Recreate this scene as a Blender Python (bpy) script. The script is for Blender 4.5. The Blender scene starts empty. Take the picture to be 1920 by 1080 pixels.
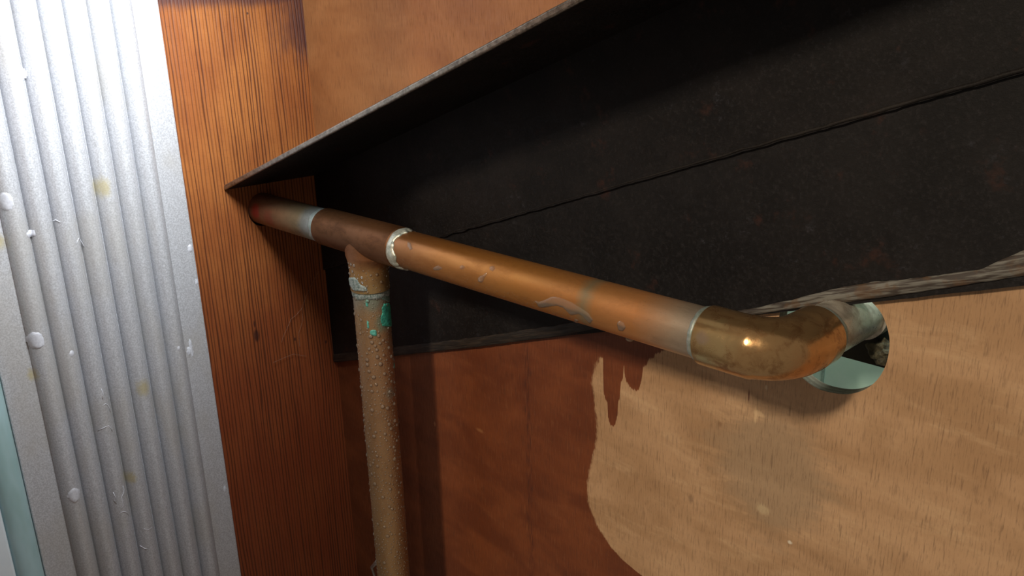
import bpy, bmesh, math, random
from mathutils import Vector, Matrix, noise
random.seed(7)
SC = bpy.context.scene
COL = SC.collection
MM = 0.001
LIFT = 1000.0            # the pipe run lies 1 m above the ground; all lengths below are in mm

# ------------------------------------------------------------------ camera
F = 1600.0
_V = Vector((140, 5000, F)); _P = Vector((-1580, -447, F))
_Z = -_V.normalized(); _X = -_P; _X = (_X - _X.dot(_Z) * _Z).normalized(); _Y = _Z.cross(_X)
RWC = Matrix((_X, _Y, _Z))                       # camera (right, down, forward) -> world
CAM = -(RWC @ Vector((-47.6, -18.4, 476.0)))     # camera position in mm, origin on the pipe axis

cam_data = bpy.data.cameras.new('camera'); cam = bpy.data.objects.new('camera', cam_data); COL.objects.link(cam)
r = RWC @ Vector((1, 0, 0)); u = RWC @ Vector((0, -1, 0)); b = RWC @ Vector((0, 0, -1))
cam.matrix_world = Matrix((
    (r.x, u.x, b.x, CAM.x * MM), (r.y, u.y, b.y, CAM.y * MM), (r.z, u.z, b.z, (CAM.z + LIFT) * MM), (0, 0, 0, 1)))
cam_data.sensor_width = 36.0; cam_data.lens = 36.0 * F / 1920.0
cam_data.clip_start = 0.01; cam_data.clip_end = 50
SC.camera = cam

# ------------------------------------------------------------------ world, lamps, exposure
SC.view_settings.view_transform = 'Standard'; SC.view_settings.look = 'None'
SC.view_settings.exposure = 0.0; SC.view_settings.gamma = 1.0; SC.view_settings.use_curve_mapping = False
w = bpy.data.worlds.new('world'); SC.world = w; w.use_nodes = True
w.node_tree.nodes['Background'].inputs[0].default_value = (1.0, 0.86, 0.72, 1)
w.node_tree.nodes['Background'].inputs[1].default_value = 0.18

def area(name, loc, target, power, size, color):
    l = bpy.data.lights.new(name, 'AREA'); l.energy = power; l.size = size * MM; l.color = color; l.shape = 'DISK'
    o = bpy.data.objects.new(name, l); COL.objects.link(o)
    p = Vector(loc) * MM + Vector((0, 0, LIFT * MM)); t = Vector(target) * MM + Vector((0, 0, LIFT * MM))
    o.location = p; o.rotation_euler = (t - p).to_track_quat('-Z', 'Y').to_euler()
    return o
rl = area('room_lamp', (300, -1110, 810), (100, 48, -40), 8.6, 150, (1.0, 0.83, 0.62)); rl.data.shape = 'RECTANGLE'; rl.data.size_y = 0.08
area('room_bulb', (265, -1060, 690), (100, 48, -40), 3.2, 50, (1.0, 0.86, 0.68))
cl = area('cupboard_strip_light', (20, -100, 208), (-188, -115, 90), 0.74, 70, (0.90, 0.97, 1.0))
cl.data.spread = math.radians(115)
area('hole_fill_lamp', (190, 110, 330), (190, 140, 0), 2.4, 120, (0.85, 1.0, 0.95))  # added unseen lamp that brightens the painted wall behind the hole

# ------------------------------------------------------------------ helpers: picture point -> place on a known surface
def ray(px, py): return RWC @ Vector((px - 960, py - 540, F))
def on(axis, val, px, py):
    d = ray(px, py); return CAM + d * ((val - CAM[axis]) / d[axis])
WALL_Y = 48.0; STUD_X = -188.0; R_PIPE = 11.0; DROP_X = -59.0
def on_run(px, py, R=R_PIPE):          # cylinder along X through the origin -> (x, angle)
    d = ray(px, py); a = d.y**2 + d.z**2; bb = CAM.y*d.y + CAM.z*d.z; c = CAM.y**2 + CAM.z**2 - R*R
    disc = bb*bb - a*c
    s = (-bb - math.sqrt(max(disc, 0))) / a
    p = CAM + d*s; return p.x, math.atan2(p.z, p.y)
def on_drop(px, py, R=R_PIPE):         # cylinder along Z through (DROP_X, 0) -> (z, angle)
    d = ray(px, py); ox = CAM.x - DROP_X; oy = CAM.y
    a = d.x**2 + d.y**2; bb = ox*d.x + oy*d.y; c = ox*ox + oy*oy - R*R
    disc = bb*bb - a*c
    s = (-bb - math.sqrt(max(disc, 0))) / a
    p = CAM + d*s; return p.z, math.atan2(p.y, p.x - DROP_X)

# ------------------------------------------------------------------ helpers: objects
def empty(name, loc, label, cat, group=None):
    o = bpy.data.objects.new(name, None); COL.objects.link(o)
    o.location = (loc[0]*MM, loc[1]*MM, (loc[2] + LIFT)*MM); o.empty_display_size = 0.02
    o['label'] = label; o['category'] = cat
    if group: o['group'] = group
    o['_o'] = [float(c) for c in loc]
    return o
def root_of(o):
    while o.parent: o = o.parent
    return o
def mesh_obj(name, verts, faces, mat, parent=None, smooth=False, loc=None, label=None, kind=None, recalc=True):
    """verts in mm, world; parent: an Empty root or one of its parts"""
    if parent is not None: base = list(root_of(parent)['_o'])
    else: base = list(loc) if loc else [0, 0, 0]
    me = bpy.data.meshes.new(name)
    me.from_pydata([((v[0]-base[0])*MM, (v[1]-base[1])*MM, (v[2]-base[2])*MM) for v in verts], [], faces)
    me.update()
    if recalc:
        bm = bmesh.new(); bm.from_mesh(me); bmesh.ops.recalc_face_normals(bm, faces=bm.faces); bm.to_mesh(me); bm.free()
    if smooth:
        for p in me.polygons: p.use_smooth = True
    me.materials.append(mat)
    o = bpy.data.objects.new(name, me); COL.objects.link(o)
    if parent is not None: o.parent = parent
    else:
        o.location = (base[0]*MM, base[1]*MM, (base[2] + LIFT)*MM); o['_o'] = [float(c) for c in base]
    if label: o['label'] = label
    if kind: o['kind'] = kind
    return o
def autosmooth(o, deg=35):
    me = o.data
    bm = bmesh.new(); bm.from_mesh(me)
    for f in bm.faces: f.smooth = True
    for e in bm.edges:
        if len(e.link_faces) == 2 and e.calc_face_angle(0) > math.radians(deg): e.smooth = False
    bm.to_mesh(me); bm.free(); return o
def box(x0, x1, y0, y1, z0, z1):
    v = [(x, y, z) for x in (x0, x1) for y in (y0, y1) for z in (z0, z1)]
    f = [(0,1,3,2), (4,6,7,5), (0,4,5,1), (2,3,7,6), (0,2,6,4), (1,5,7,3)]
    return v, f
def bevel(o, width, seg=2):
    m = o.modifiers.new('bevel', 'BEVEL'); m.width = width*MM; m.segments = seg; m.limit_method = 'ANGLE'; return o
def slab_with_hole(u0, u1, v0, v1, hole, place, thick, n_out=None):
    """hole: list of (u,v) counter-clockwise about its centre; place(u,v,t) -> xyz"""
    n = len(hole); cu = sum(h[0] for h in hole)/n; cv = sum(h[1] for h in hole)/n
    outer = []
    for (hu, hv) in hole:
        du, dv = hu-cu, hv-cv; k = 1e9
        if du > 1e-9: k = min(k, (u1-cu)/du)
        if du < -1e-9: k = min(k, (u0-cu)/du)
        if dv > 1e-9: k = min(k, (v1-cv)/dv)
        if dv < -1e-9: k = min(k, (v0-cv)/dv)
        outer.append([cu+du*k, cv+dv*k])
    for cx, cy in ((u0, v0), (u0, v1), (u1, v0), (u1, v1)):        # snap the nearest ray to each corner
        i = min(range(n), key=lambda i: (outer[i][0]-cx)**2 + (outer[i][1]-cy)**2); outer[i] = [cx, cy]
    verts = []; faces = []
    for t in (0, thick):
        verts += [place(a, c, t) for a, c in hole]; verts += [place(a, c, t) for a, c in outer]
    for i in range(n):
        j = (i+1) % n
        faces += [(i, j, n+j, n+i), (2*n+i, 3*n+i, 3*n+j, 2*n+j), (i, 2*n+i, 2*n+j, j), (n+i, n+j, 3*n+j, 3*n+i)]
    return verts, faces
def tube(path, radii, seg=48, caps=True, wob=0.0):
    """sweep circles of the given radii along path (mm)"""
    P = [Vector(p) for p in path]; verts = []; faces = []
    T = []
    for i in range(len(P)):
        a = P[max(i-1, 0)]; c = P[min(i+1, len(P)-1)]
        d = c - a
        k = 1
        while d.length < 1e-6 and k < 4: k += 1; d = P[min(i+k, len(P)-1)] - P[max(i-k, 0)]
        T.append(d.normalized())
    ref = Vector((0, 0, 1)) if abs(T[0].z) < 0.9 else Vector((0, 1, 0))
    nrm = (ref - ref.dot(T[0])*T[0]).normalized()
    for i, p in enumerate(P):
        nrm = (nrm - nrm.dot(T[i])*T[i]).normalized(); bi = T[i].cross(nrm)
        for k in range(seg):
            a = 2*math.pi*k/seg; q = radii[i]
            if wob: q += wob*noise.noise(Vector((math.cos(a)*2.1, math.sin(a)*2.1, i*0.7+p.x*0.05+p.z*0.05)))
            verts.append(p + (nrm*math.cos(a) + bi*math.sin(a))*q)
    for i in range(len(P)-1):
        for k in range(seg):
            j = (k+1) % seg; faces.append((i*seg+k, i*seg+j, (i+1)*seg+j, (i+1)*seg+k))
    if caps:
        faces.append(tuple(range(seg-1, -1, -1))); faces.append(tuple((len(P)-1)*seg + k for k in range(seg)))
    return verts, faces
def inside(poly, x, y):
    c = False; j = len(poly)-1
    for i in range(len(poly)):
        xi, yi = poly[i]; xj, yj = poly[j]
        if (yi > y) != (yj > y) and x < (xj-xi)*(y-yi)/(yj-yi)+xi: c = not c
        j = i
    return c
def edge_dist(poly, x, y):
    m = 1e9
    for i in range(len(poly)):
        ax, ay = poly[i-1]; bx, by = poly[i]; dx, dy = bx-ax, by-ay; L = dx*dx+dy*dy
        t = 0 if L == 0 else max(0, min(1, ((x-ax)*dx+(y-ay)*dy)/L))
        m = min(m, math.hypot(x-ax-dx*t, y-ay-dy*t))
    return m
def crust(name, poly, place, h, mat, parent, step=0.35, rough=0.0, dome=1.2, ragged=0.25, label=None):
    """raised patch on a curved surface; poly in surface mm (a, b); place(a, b, height)"""
    a0 = min(p[0] for p in poly)-1; a1 = max(p[0] for p in poly)+1; b0 = min(p[1] for p in poly)-1; b1 = max(p[1] for p in poly)+1
    na = int((a1-a0)/step)+1; nb = int((b1-b0)/step)+1; idx = {}; verts = []; faces = []
    def hh(a, c):
        k = Vector((a*0.9, c*0.9, h*7))
        aa = a+ragged*noise.noise(k*1.7); cc = c+ragged*noise.noise(k*1.7+Vector((9, 3, 1)))
        if not inside(poly, aa, cc): return None
        d = min(1.0, edge_dist(poly, aa, cc)/dome)
        return h*math.sqrt(max(0, d*(2-d))) + rough*noise.noise(k*2.5)*d
    H = {}
    for i in range(na):
        for j in range(nb):
            H[i, j] = hh(a0+i*step, b0+j*step)
    def vid(i, j):
        if (i, j) not in idx:
            v = H.get((i, j)); idx[i, j] = len(verts); verts.append(place(a0+i*step, b0+j*step, -0.12 if v is None else v))
        return idx[i, j]
    for i in range(na-1):
        for j in range(nb-1):
            if any(H[q] is not None for q in ((i, j), (i+1, j), (i, j+1), (i+1, j+1))):
                faces.append((vid(i, j), vid(i+1, j), vid(i+1, j+1), vid(i, j+1)))
    if not faces: return None
    p0, p1, p2 = (Vector(verts[i]) for i in faces[0][:3]); am, bm_ = (a0+a1)/2, (b0+b1)/2
    o0, oa, ob, oh = (Vector(place(*q)) for q in ((am, bm_, 0), (am+0.1, bm_, 0), (am, bm_+0.1, 0), (am, bm_, 1)))
    if (oa-o0).cross(ob-o0).dot(oh-o0) < 0: faces = [tuple(reversed(q)) for q in faces]      # faces look outward
    return mesh_obj(name, verts, faces, mat, parent, smooth=True, label=label, recalc=False)

# ------------------------------------------------------------------ helpers: materials
class NT:
    def __init__(s, name):
        s.m = bpy.data.materials.new(name); s.m.use_nodes = True; s.t = s.m.node_tree; s.b = s.t.nodes['Principled BSDF']
        s._pos = None
    def n(s, typ, **kw):
        nd = s.t.nodes.new(typ)
        for k, v in kw.items(): setattr(nd, k, v)
        return nd
    def link(s, a, b_): s.t.links.new(a, b_)
    def set(s, inp, v):
        if hasattr(v, 'is_linked') or hasattr(v, 'links'): s.link(v, inp)
        else: inp.default_value = v
    def pos(s):                                  # place in mm, origin on the pipe axis
        if s._pos is None:
            g = s.n('ShaderNodeNewGeometry'); a = s.n('ShaderNodeVectorMath', operation='MULTIPLY_ADD')
            s.link(g.outputs['Position'], a.inputs[0]); a.inputs[1].default_value = (1000,)*3; a.inputs[2].default_value = (0, 0, -LIFT)
            s._pos = a.outputs[0]
            sp = s.n('ShaderNodeSeparateXYZ'); s.link(s._pos, sp.inputs[0]); s.x, s.y, s.z = sp.outputs
        return s._pos
    def noise(s, scale, detail=3, rough=0.55, stretch=(1, 1, 1), off=(0, 0, 0), dist=0.0):
        mp = s.n('ShaderNodeVectorMath', operation='MULTIPLY_ADD'); s.link(s.pos(), mp.inputs[0]); mp.inputs[1].default_value = stretch; mp.inputs[2].default_value = off
        nz = s.n('ShaderNodeTexNoise'); s.link(mp.outputs[0], nz.inputs['Vector'])
        nz.inputs['Scale'].default_value = scale; nz.inputs['Detail'].default_value = detail; nz.inputs['Roughness'].default_value = rough
        nz.inputs['Distortion'].default_value = dist
        return nz.outputs[0]
    def math(s, op, a, b_=None, c=None, clamp=False):
        nd = s.n('ShaderNodeMath', operation=op); nd.use_clamp = clamp; s.set(nd.inputs[0], a)
        if b_ is not None: s.set(nd.inputs[1], b_)
        if c is not None: s.set(nd.inputs[2], c)
        return nd.outputs[0]
    def rng(s, v, a0, a1, b0=0.0, b1=1.0, smooth=True):
        nd = s.n('ShaderNodeMapRange'); nd.interpolation_type = 'SMOOTHSTEP' if smooth else 'LINEAR'
        s.set(nd.inputs['Value'], v); nd.inputs['From Min'].default_value = a0; nd.inputs['From Max'].default_value = a1
        nd.inputs['To Min'].default_value = b0; nd.inputs['To Max'].default_value = b1; return nd.outputs[0]
    def mix(s, fac, a, b_, blend='MIX'):
        nd = s.n('ShaderNodeMix', data_type='RGBA', blend_type=blend); s.set(nd.inputs[0], fac)
        for i, v in ((6, a), (7, b_)):
            if isinstance(v, tuple): nd.inputs[i].default_value = (*v[:3], 1)
            else: s.link(v, nd.inputs[i])
        return nd.outputs[2]
    def ramp(s, v, stops):
        nd = s.n('ShaderNodeValToRGB'); s.set(nd.inputs[0], v); e = nd.color_ramp.elements
        while len(e) < len(stops): e.new(0.5)
        for k, (p, c) in enumerate(stops): e[k].position = p; e[k].color = (*c, 1)
        return nd.outputs[0]
    def curve(s, v, v0, v1, pts, o0, o1):
        """piecewise-linear function of v through pts [(v, out)]"""
        t = s.rng(v, v0, v1, 0, 1, smooth=False)
        nd = s.n('ShaderNodeFloatCurve'); s.link(t, nd.inputs['Value']); c = nd.mapping.curves[0]
        P = sorted(((p-v0)/(v1-v0), (q-o0)/(o1-o0)) for p, q in pts)
        while len(c.points) < len(P): c.points.new(0.5, 0.5)
        for k, (p, q) in enumerate(P): c.points[k].location = (p, q); c.points[k].handle_type = 'VECTOR'
        nd.mapping.extend = 'HORIZONTAL'; nd.mapping.update()
        return s.rng(nd.outputs[0], 0, 1, o0, o1, smooth=False)
    def bump(s, h, strength=0.3, dist=0.3):
        nd = s.n('ShaderNodeBump'); nd.inputs['Strength'].default_value = strength; nd.inputs['Distance'].default_value = dist*MM
        s.link(h, nd.inputs['Height']); s.link(nd.outputs[0], s.b.inputs['Normal'])
    def out(s, color=None, rough=None, metal=None, spec=None):
        for nm, v in (('Base Color', color), ('Roughness', rough), ('Metallic', metal), ('Specular IOR Level', spec)):
            if v is None: continue
            if isinstance(v, tuple): s.b.inputs[nm].default_value = (*v, 1)
            else: s.set(s.b.inputs[nm], v)
        return s.m
def srgb(r, g, b):
    return tuple(((c/255)/12.92 if c/255 <= 0.04045 else ((c/255+0.055)/1.055)**2.4) for c in (r, g, b))

def mat_plywood():
    m = NT('plywood'); m.pos()
    # where water has soaked the sheet: a wavy front (x as a function of z) and drips (z as a function of x)
    W = lambda px, py: on(1, WALL_Y, px, py)
    front = [(-340, W(1200, 1079).x+14)] + [(W(a, c).z, W(a, c).x) for a, c in
             ((1205, 1079), (1172, 1055), (1148, 1028), (1122, 990), (1104, 945), (1100, 905), (1108, 870), (1116, 840), (1120, 800),
              (1118, 770), (1113, 740), (1111, 715), (1115, 685), (1124, 667), (1200, 664), (1242, 655), (1262, 640), (1300, 600))]
    drip = [(W(a, c).x, W(a, c).z) for a, c in
            ((1100, 660), (1130.5, 664), (1131.5, 735), (1136, 752), (1139, 752), (1140, 782), (1147, 806), (1153, 797), (1158, 778), (1159, 752),
             (1162, 748), (1164, 716), (1168, 712), (1169, 690), (1170, 682), (1171, 700), (1174, 715), (1182, 727), (1192, 733), (1198, 731), (1203, 712), (1206, 688),
             (1213, 684), (1216, 673), (1226, 671), (1228, 664), (1240, 660), (1262, 640), (1275, 560))] + [(139.0, 60.0), (142.0, 60.0)]
    fib = m.noise(1.0, 3, 0.6, (1.3, 1, 0.10)); fine = m.noise(1.0, 2, 0.5, (1.9, 1, 0.30), (31, 0, 7))
    blot = m.noise(0.09, 4, 0.65, (1, 1, 0.7), (4, 0, 9))
    zj = m.math('ADD', m.z, m.math('MULTIPLY', m.math('SUBTRACT', m.noise(1.0, 2, 0.6, (2.4, 1, 0.02), (3, 3, 3)), 0.5), 4.5))
    xj = m.math('ADD', m.x, m.math('MULTIPLY', m.math('SUBTRACT', blot, 0.5), 7.0))
    xj = m.math('ADD', xj, m.math('MULTIPLY', m.math('SUBTRACT', fine, 0.5), 4.0))
    fz = m.curve(m.z, -340, 40, front, 40, 260)
    dz = m.curve(m.x, 88, 142, drip, -90, 60)
    wet1 = m.rng(m.math('SUBTRACT', fz, xj), -1.1, 1.1)
    wet2 = m.rng(m.math('SUBTRACT', zj, dz), -0.5, 0.5)
    wet = m.math('MAXIMUM', wet1, wet2, clamp=True)
    # the strip above the steel was never bleached: mid brown
    upper = m.rng(m.math('SUBTRACT', m.z, m.math('MULTIPLY', m.x, 0.345)), 60, 70)
    dry_zone = m.math('MULTIPLY', m.math('SUBTRACT', 1.0, wet), m.math('SUBTRACT', 1.0, upper))
    big = m.noise(0.016, 3, 0.55, (1, 1, 2.2), (7, 1, 2), 0.6)
    fig = m.noise(0.045, 5, 0.68, (0.6, 1, 2.2), (1, 8, 2), 0.3)
    dry = m.mix(m.rng(big, 0.36, 0.66), (0.41, 0.24, 0.122), (0.53, 0.325, 0.178))
    dry = m.mix(m.math('MULTIPLY', m.rng(fig, 0.50, 0.75), 0.40), dry, (0.66, 0.45, 0.26))
    # greyed water mark in the middle of the pale area
    gx = W(1490, 900).x; gz = W(1490, 900).z
    gd = m.math('SQRT', m.math('ADD', m.math('POWER', m.math('DIVIDE', m.math('SUBTRACT', m.x, gx-14), 34.0), 2.0), m.math('POWER', m.math('DIVIDE', m.math('SUBTRACT', m.z, gz), 36.0), 2.0)))
    grey = m.rng(m.math('ADD', gd, m.math('MULTIPLY', m.math('SUBTRACT', fig, 0.5), 1.6)), 1.15, 0.55)
    dry = m.mix(m.math('MULTIPLY', grey, 0.6), dry, (0.33, 0.235, 0.145))
    wetc = m.mix(m.rng(big, 0.35, 0.68), (0.135, 0.034, 0.011), (0.20, 0.055, 0.017))
    wetc = m.mix(m.math('MULTIPLY', m.rng(fig, 0.5, 0.75), 0.22), wetc, (0.28, 0.095, 0.035))
    seamline = m.rng(m.math('ABSOLUTE', m.math('ADD', m.math('SUBTRACT', m.x, W(990, 800).x), m.math('MULTIPLY', m.math('SUBTRACT', m.noise(0.05, 2), 0.5), 7.0))), 4.0, 0.4)
    wetc = m.mix(m.math('MULTIPLY', seamline, m.math('MULTIPLY', m.rng(fib, 0.4, 0.62), 0.7)), wetc, (0.07, 0.02, 0.012))
    upc = m.mix(m.rng(big, 0.25, 0.80), (0.30, 0.112, 0.036), (0.42, 0.178, 0.063))
    c = m.mix(upper, m.mix(wet, dry, wetc), upc)
    c = m.mix(m.math('MULTIPLY', m.rng(fib, 0.50, 0.72), 0.42), c, (0.05, 0.022, 0.012))
    c = m.mix(m.math('MULTIPLY', m.rng(fine, 0.55, 0.76), 0.32), c, (0.08, 0.036, 0.018))
    c = m.mix(m.math('MULTIPLY', m.rng(fib, 0.46, 0.26), 0.08), c, (0.75, 0.45, 0.24))
    for px, py, a_, h_, cc, k in ((1417, 779, 1.0, 4.5, (0.72, 0.50, 0.28), 0.7), (1423, 776, 3.2, 1.5, (0.70, 0.48, 0.27), 0.6), (1430, 955, 4.0, 3.0, (0.60, 0.46, 0.27), 0.55), (1481, 1017, 1.3, 1.0, (0.75, 0.66, 0.52), 0.9),
                                  (1404, 742, 0.5, 4.0, (0.10, 0.02, 0.012), 0.8), (1437, 727, 0.9, 1.2, (0.62, 0.48, 0.32), 0.7), (1350, 795, 1.2, 1.6, (0.22, 0.11, 0.05), 0.6), (1295, 935, 1.6, 3.0, (0.16, 0.09, 0.05), 0.5),
                                  (815, 795, 1.2, 2.0, (0.40, 0.17, 0.08), 0.7), (900, 807, 4.0, 1.5, (0.36, 0.16, 0.06), 0.5)):
        q = W(px, py)
        d = m.math('SQRT', m.math('ADD', m.math('POWER', m.math('DIVIDE', m.math('SUBTRACT', m.x, q.x), a_), 2.0), m.math('POWER', m.math('DIVIDE', m.math('SUBTRACT', m.z, q.z), h_), 2.0)))
        d = m.math('ADD', d, m.math('MULTIPLY', m.math('SUBTRACT', fine, 0.5), 1.4))
        c = m.mix(m.math('MULTIPLY', m.rng(d, 1.25, 0.4), k), c, cc)
    m.bump(m.math('ADD', fib, fine), 0.25, 0.25)
    return m.out(c, m.rng(fib, 0.3, 0.7, 0.42, 0.6), 0.0, 0.45)

def mat_ply_edge():
    m = NT('plywood_edge'); m.pos()
    v = m.math('FRACT', m.math('MULTIPLY', m.y, 0.35))
    c = m.mix(m.rng(v, 0.42, 0.52), (0.17, 0.135, 0.09), (0.11, 0.08, 0.05))
    c = m.mix(m.rng(m.noise(0.7, 3), 0.45, 0.7), c, (0.10, 0.075, 0.05))
    return m.out(c, 0.7)

def mat_stud():
    m = NT('fir_timber'); m.pos()
    wob = m.noise(0.02, 3, 0.5, (1, 1, 0.25), (5, 0, 0)); wob2 = m.noise(0.35, 2, 0.5, (1, 1, 0.04), (0, 5, 0))
    yy = m.math('ADD', m.y, m.math('MULTIPLY', m.math('SUBTRACT', wob, 0.5), 6.0))
    yy = m.math('ADD', yy, m.math('MULTIPLY', m.math('SUBTRACT', wob2, 0.5), 2.6))
    s = m.math('SINE', m.math('MULTIPLY', yy, 2.6))
    line = m.rng(s, 0.0, 0.95)
    varr = m.noise(0.25, 2, 0.5, (0.2, 1, 0.02), (9, 0, 0)); line = m.math('MULTIPLY', line, m.rng(varr, 0.32, 0.62, 0.35, 1.0))
    big = m.noise(0.028, 3, 0.6, (1, 1, 0.6), (3, 2, 0)); mid = m.noise(0.12, 4, 0.65, (1, 1, 0.45), (1, 1, 4))
    early = m.mix(m.rng(big, 0.30, 0.72), (0.27, 0.078, 0.018), (0.38, 0.13, 0.031))
    wet_shade_foot = m.rng(m.math('ADD', m.z, m.math('MULTIPLY', m.math('SUBTRACT', mid, 0.5), 60.0)), 40, -150)  # foot reddened: damp, with the light's fade downward painted in too
    early = m.mix(m.math('MULTIPLY', wet_shade_foot, 0.75), early, (0.20, 0.032, 0.010))
    c = m.mix(m.math('MULTIPLY', line, 0.86), early, (0.075, 0.020, 0.007))
    c = m.mix(m.math('MULTIPLY', m.rng(mid, 0.50, 0.80), 0.12), c, (0.16, 0.035, 0.012))
    cross = m.noise(1.0, 2, 0.5, (1, 0.25, 1.1), (2, 2, 2)); c = m.mix(m.math('MULTIPLY', m.rng(cross, 0.5, 0.75), 0.16), c, (0.08, 0.02, 0.01))
    # purple-black band along the top and down the far corner
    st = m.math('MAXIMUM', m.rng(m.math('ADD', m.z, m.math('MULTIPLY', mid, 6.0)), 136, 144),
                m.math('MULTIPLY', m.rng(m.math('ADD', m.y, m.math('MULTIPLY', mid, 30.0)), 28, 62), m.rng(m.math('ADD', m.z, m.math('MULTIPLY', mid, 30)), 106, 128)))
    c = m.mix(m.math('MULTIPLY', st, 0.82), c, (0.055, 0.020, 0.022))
    for px, py, a, h in ((481, 629, 2.0, 5.2), (611, 641, 1.0, 1.3), (553, 636, 0.8, 1.6), (464, 25, 0.8, 0.9), (477, 608, 0.6, 3.0)):
        q = on(0, STUD_X, px, py)
        d = m.math('SQRT', m.math('ADD', m.math('POWER', m.math('DIVIDE', m.math('SUBTRACT', m.y, q.y), a), 2.0), m.math('POWER', m.math('DIVIDE', m.math('SUBTRACT', m.z, q.z), h), 2.0)))
        c = m.mix(m.math('MULTIPLY', m.rng(d, 1.25, 0.6), 0.85), c, (0.035, 0.010, 0.007))
    m.bump(m.math('SUBTRACT', 1.0, line), 0.55, 0.5)
    return m.out(c, 0.55, 0.0, 0.35)

def mat_alu(name='dull_aluminium'):
    m = NT(name); m.pos()
    g = m.noise(1.1, 2, 0.7); big = m.noise(0.03, 3, 0.6, (1, 1, 0.5)); scr = m.noise(0.35, 4, 0.75, (1, 1, 0.5), (3, 8, 1), 1.5)
    c = m.mix(m.rng(g, 0.3, 0.72), (0.42, 0.42, 0.445), (0.62, 0.62, 0.655))
    c = m.mix(m.math('MULTIPLY', m.rng(big, 0.45, 0.65), 0.30), c, (0.46, 0.42, 0.36))
    c = m.mix(m.math('MULTIPLY', m.rng(scr, 0.66, 0.76), 0.45), c, (0.86, 0.86, 0.90))
    for px, py, rr in ((190, 350, 6.5), (265, 724, 6.0), (243, 893, 4.5), (0, 455, 5), (62, 705, 4)):
        q = on(0, STUD_X+6, px, py)
        d = m.math('SQRT', m.math('ADD', m.math('POWER', m.math('SUBTRACT', m.y, q.y), 2.0), m.math('POWER', m.math('MULTIPLY', m.math('SUBTRACT', m.z, q.z), 0.75), 2.0)))
        d = m.math('ADD', d, m.math('MULTIPLY', m.math('SUBTRACT', scr, 0.5), 6.0))
        c = m.mix(m.math('MULTIPLY', m.rng(d, rr, rr*0.2), 0.62), c, (0.50, 0.41, 0.17))
    m.bump(g, 0.22, 0.25)
    return m.out(c, m.rng(g, 0.3, 0.7, 0.38, 0.55), 0.25, 0.5)

def mat_steel(name, base=(0.0055, 0.0046, 0.0045), base2=(0.011, 0.0088, 0.0083)):
    m = NT(name); m.pos()
    a = m.noise(0.03, 4, 0.65, (1, 1, 1), (6, 1, 1)); f = m.noise(0.7, 4, 0.75); fl = m.noise(0.14, 6, 0.8, (1, 1, 1.3), (0, 4, 2), 0.2)
    c = m.mix(m.rng(a, 0.35, 0.65), base, base2)
    c = m.mix(m.math('MULTIPLY', m.rng(f, 0.48, 0.75), 0.55), c, (0.034, 0.030, 0.031))
    # bluish bloom in patches
    bl = m.math('MULTIPLY', m.rng(fl, 0.56, 0.74), m.rng(m.noise(0.012, 2, 0.5, (1, 1, 2), (2, 2, 5)), 0.45, 0.6))
    c = m.mix(m.math('MULTIPLY', bl, 0.5), c, (0.055, 0.055, 0.068))
    c = m.mix(m.math('MULTIPLY', m.rng(m.noise(0.05, 4, 0.7, (1, 1, 1), (20, 1, 3)), 0.6, 0.75), 0.5), c, (0.06, 0.022, 0.014))
    m.bump(f, 0.35, 0.35)
    return m.out(c, m.rng(f, 0.3, 0.7, 0.5, 0.72), 0.15, 0.25)

def mat_plain(name, color, rough=0.5, metal=0.0, nscale=0.8, color2=None, bump=0.2, bdist=0.3, spec=0.5):
    m = NT(name); m.pos(); f = m.noise(nscale, 4, 0.7)
    c = m.mix(m.rng(f, 0.35, 0.68), color, color2 or tuple(k*0.6 for k in color))
    m.bump(f, bump, bdist); return m.out(c, rough, metal, spec)

def mat_copper(name, stops=None, axis='x', lo=0, hi=1, col=None, col2=None, rough=0.32, r2=0.5, metal=0.9, mott=0.5, dewb=0.0, flow=(0.5, 1, 1), patches=()):
    m = NT(name); m.pos()
    mo = m.noise(0.16, 5, 0.7, flow, (3, 9, 1), 0.4); f = m.noise(1.3, 3, 0.7)
    if stops:
        v = {'x': m.x, 'y': m.y, 'z': m.z}[axis]
        v = m.math('ADD', v, m.math('MULTIPLY', m.math('SUBTRACT', mo, 0.5), 7.0))
        c = m.ramp(m.rng(v, lo, hi, smooth=False), stops)
        dark = m.mix(1.0, c, (0.45, 0.38, 0.34), 'MULTIPLY')
    else: c = col; dark = col2
    c = m.mix(m.math('MULTIPLY', m.rng(mo, 0.44, 0.70), mott), c, dark)
    c = m.mix(m.math('MULTIPLY', m.rng(f, 0.60, 0.75), 0.35), c, (0.08, 0.045, 0.025))
    for (p, rad, colr, k) in patches:
        d = m.n('ShaderNodeVectorMath', operation='DISTANCE'); m.link(m.pos(), d.inputs[0]); d.inputs[1].default_value = p
        dd = m.math('ADD', d.outputs['Value'], m.math('MULTIPLY', m.math('SUBTRACT', mo, 0.5), rad*1.1))
        c = m.mix(m.math('MULTIPLY', m.rng(dd, rad, rad*0.35), k), c, colr)
    m.bump(f, 0.15 + dewb, 0.12 + dewb*0.25)
    return m.out(c, m.rng(mo, 0.35, 0.7, rough, r2), metal)

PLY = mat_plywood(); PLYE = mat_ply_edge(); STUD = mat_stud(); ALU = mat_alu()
STEEL = mat_steel('black_steel'); EDGE = mat_plain('lit_steel_edge', (0.30, 0.26, 0.22), 0.32, 0.8, 0.5, (0.12, 0.10, 0.085))  # pale edge colour paints the light that the lip catches
SCALE = None

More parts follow.
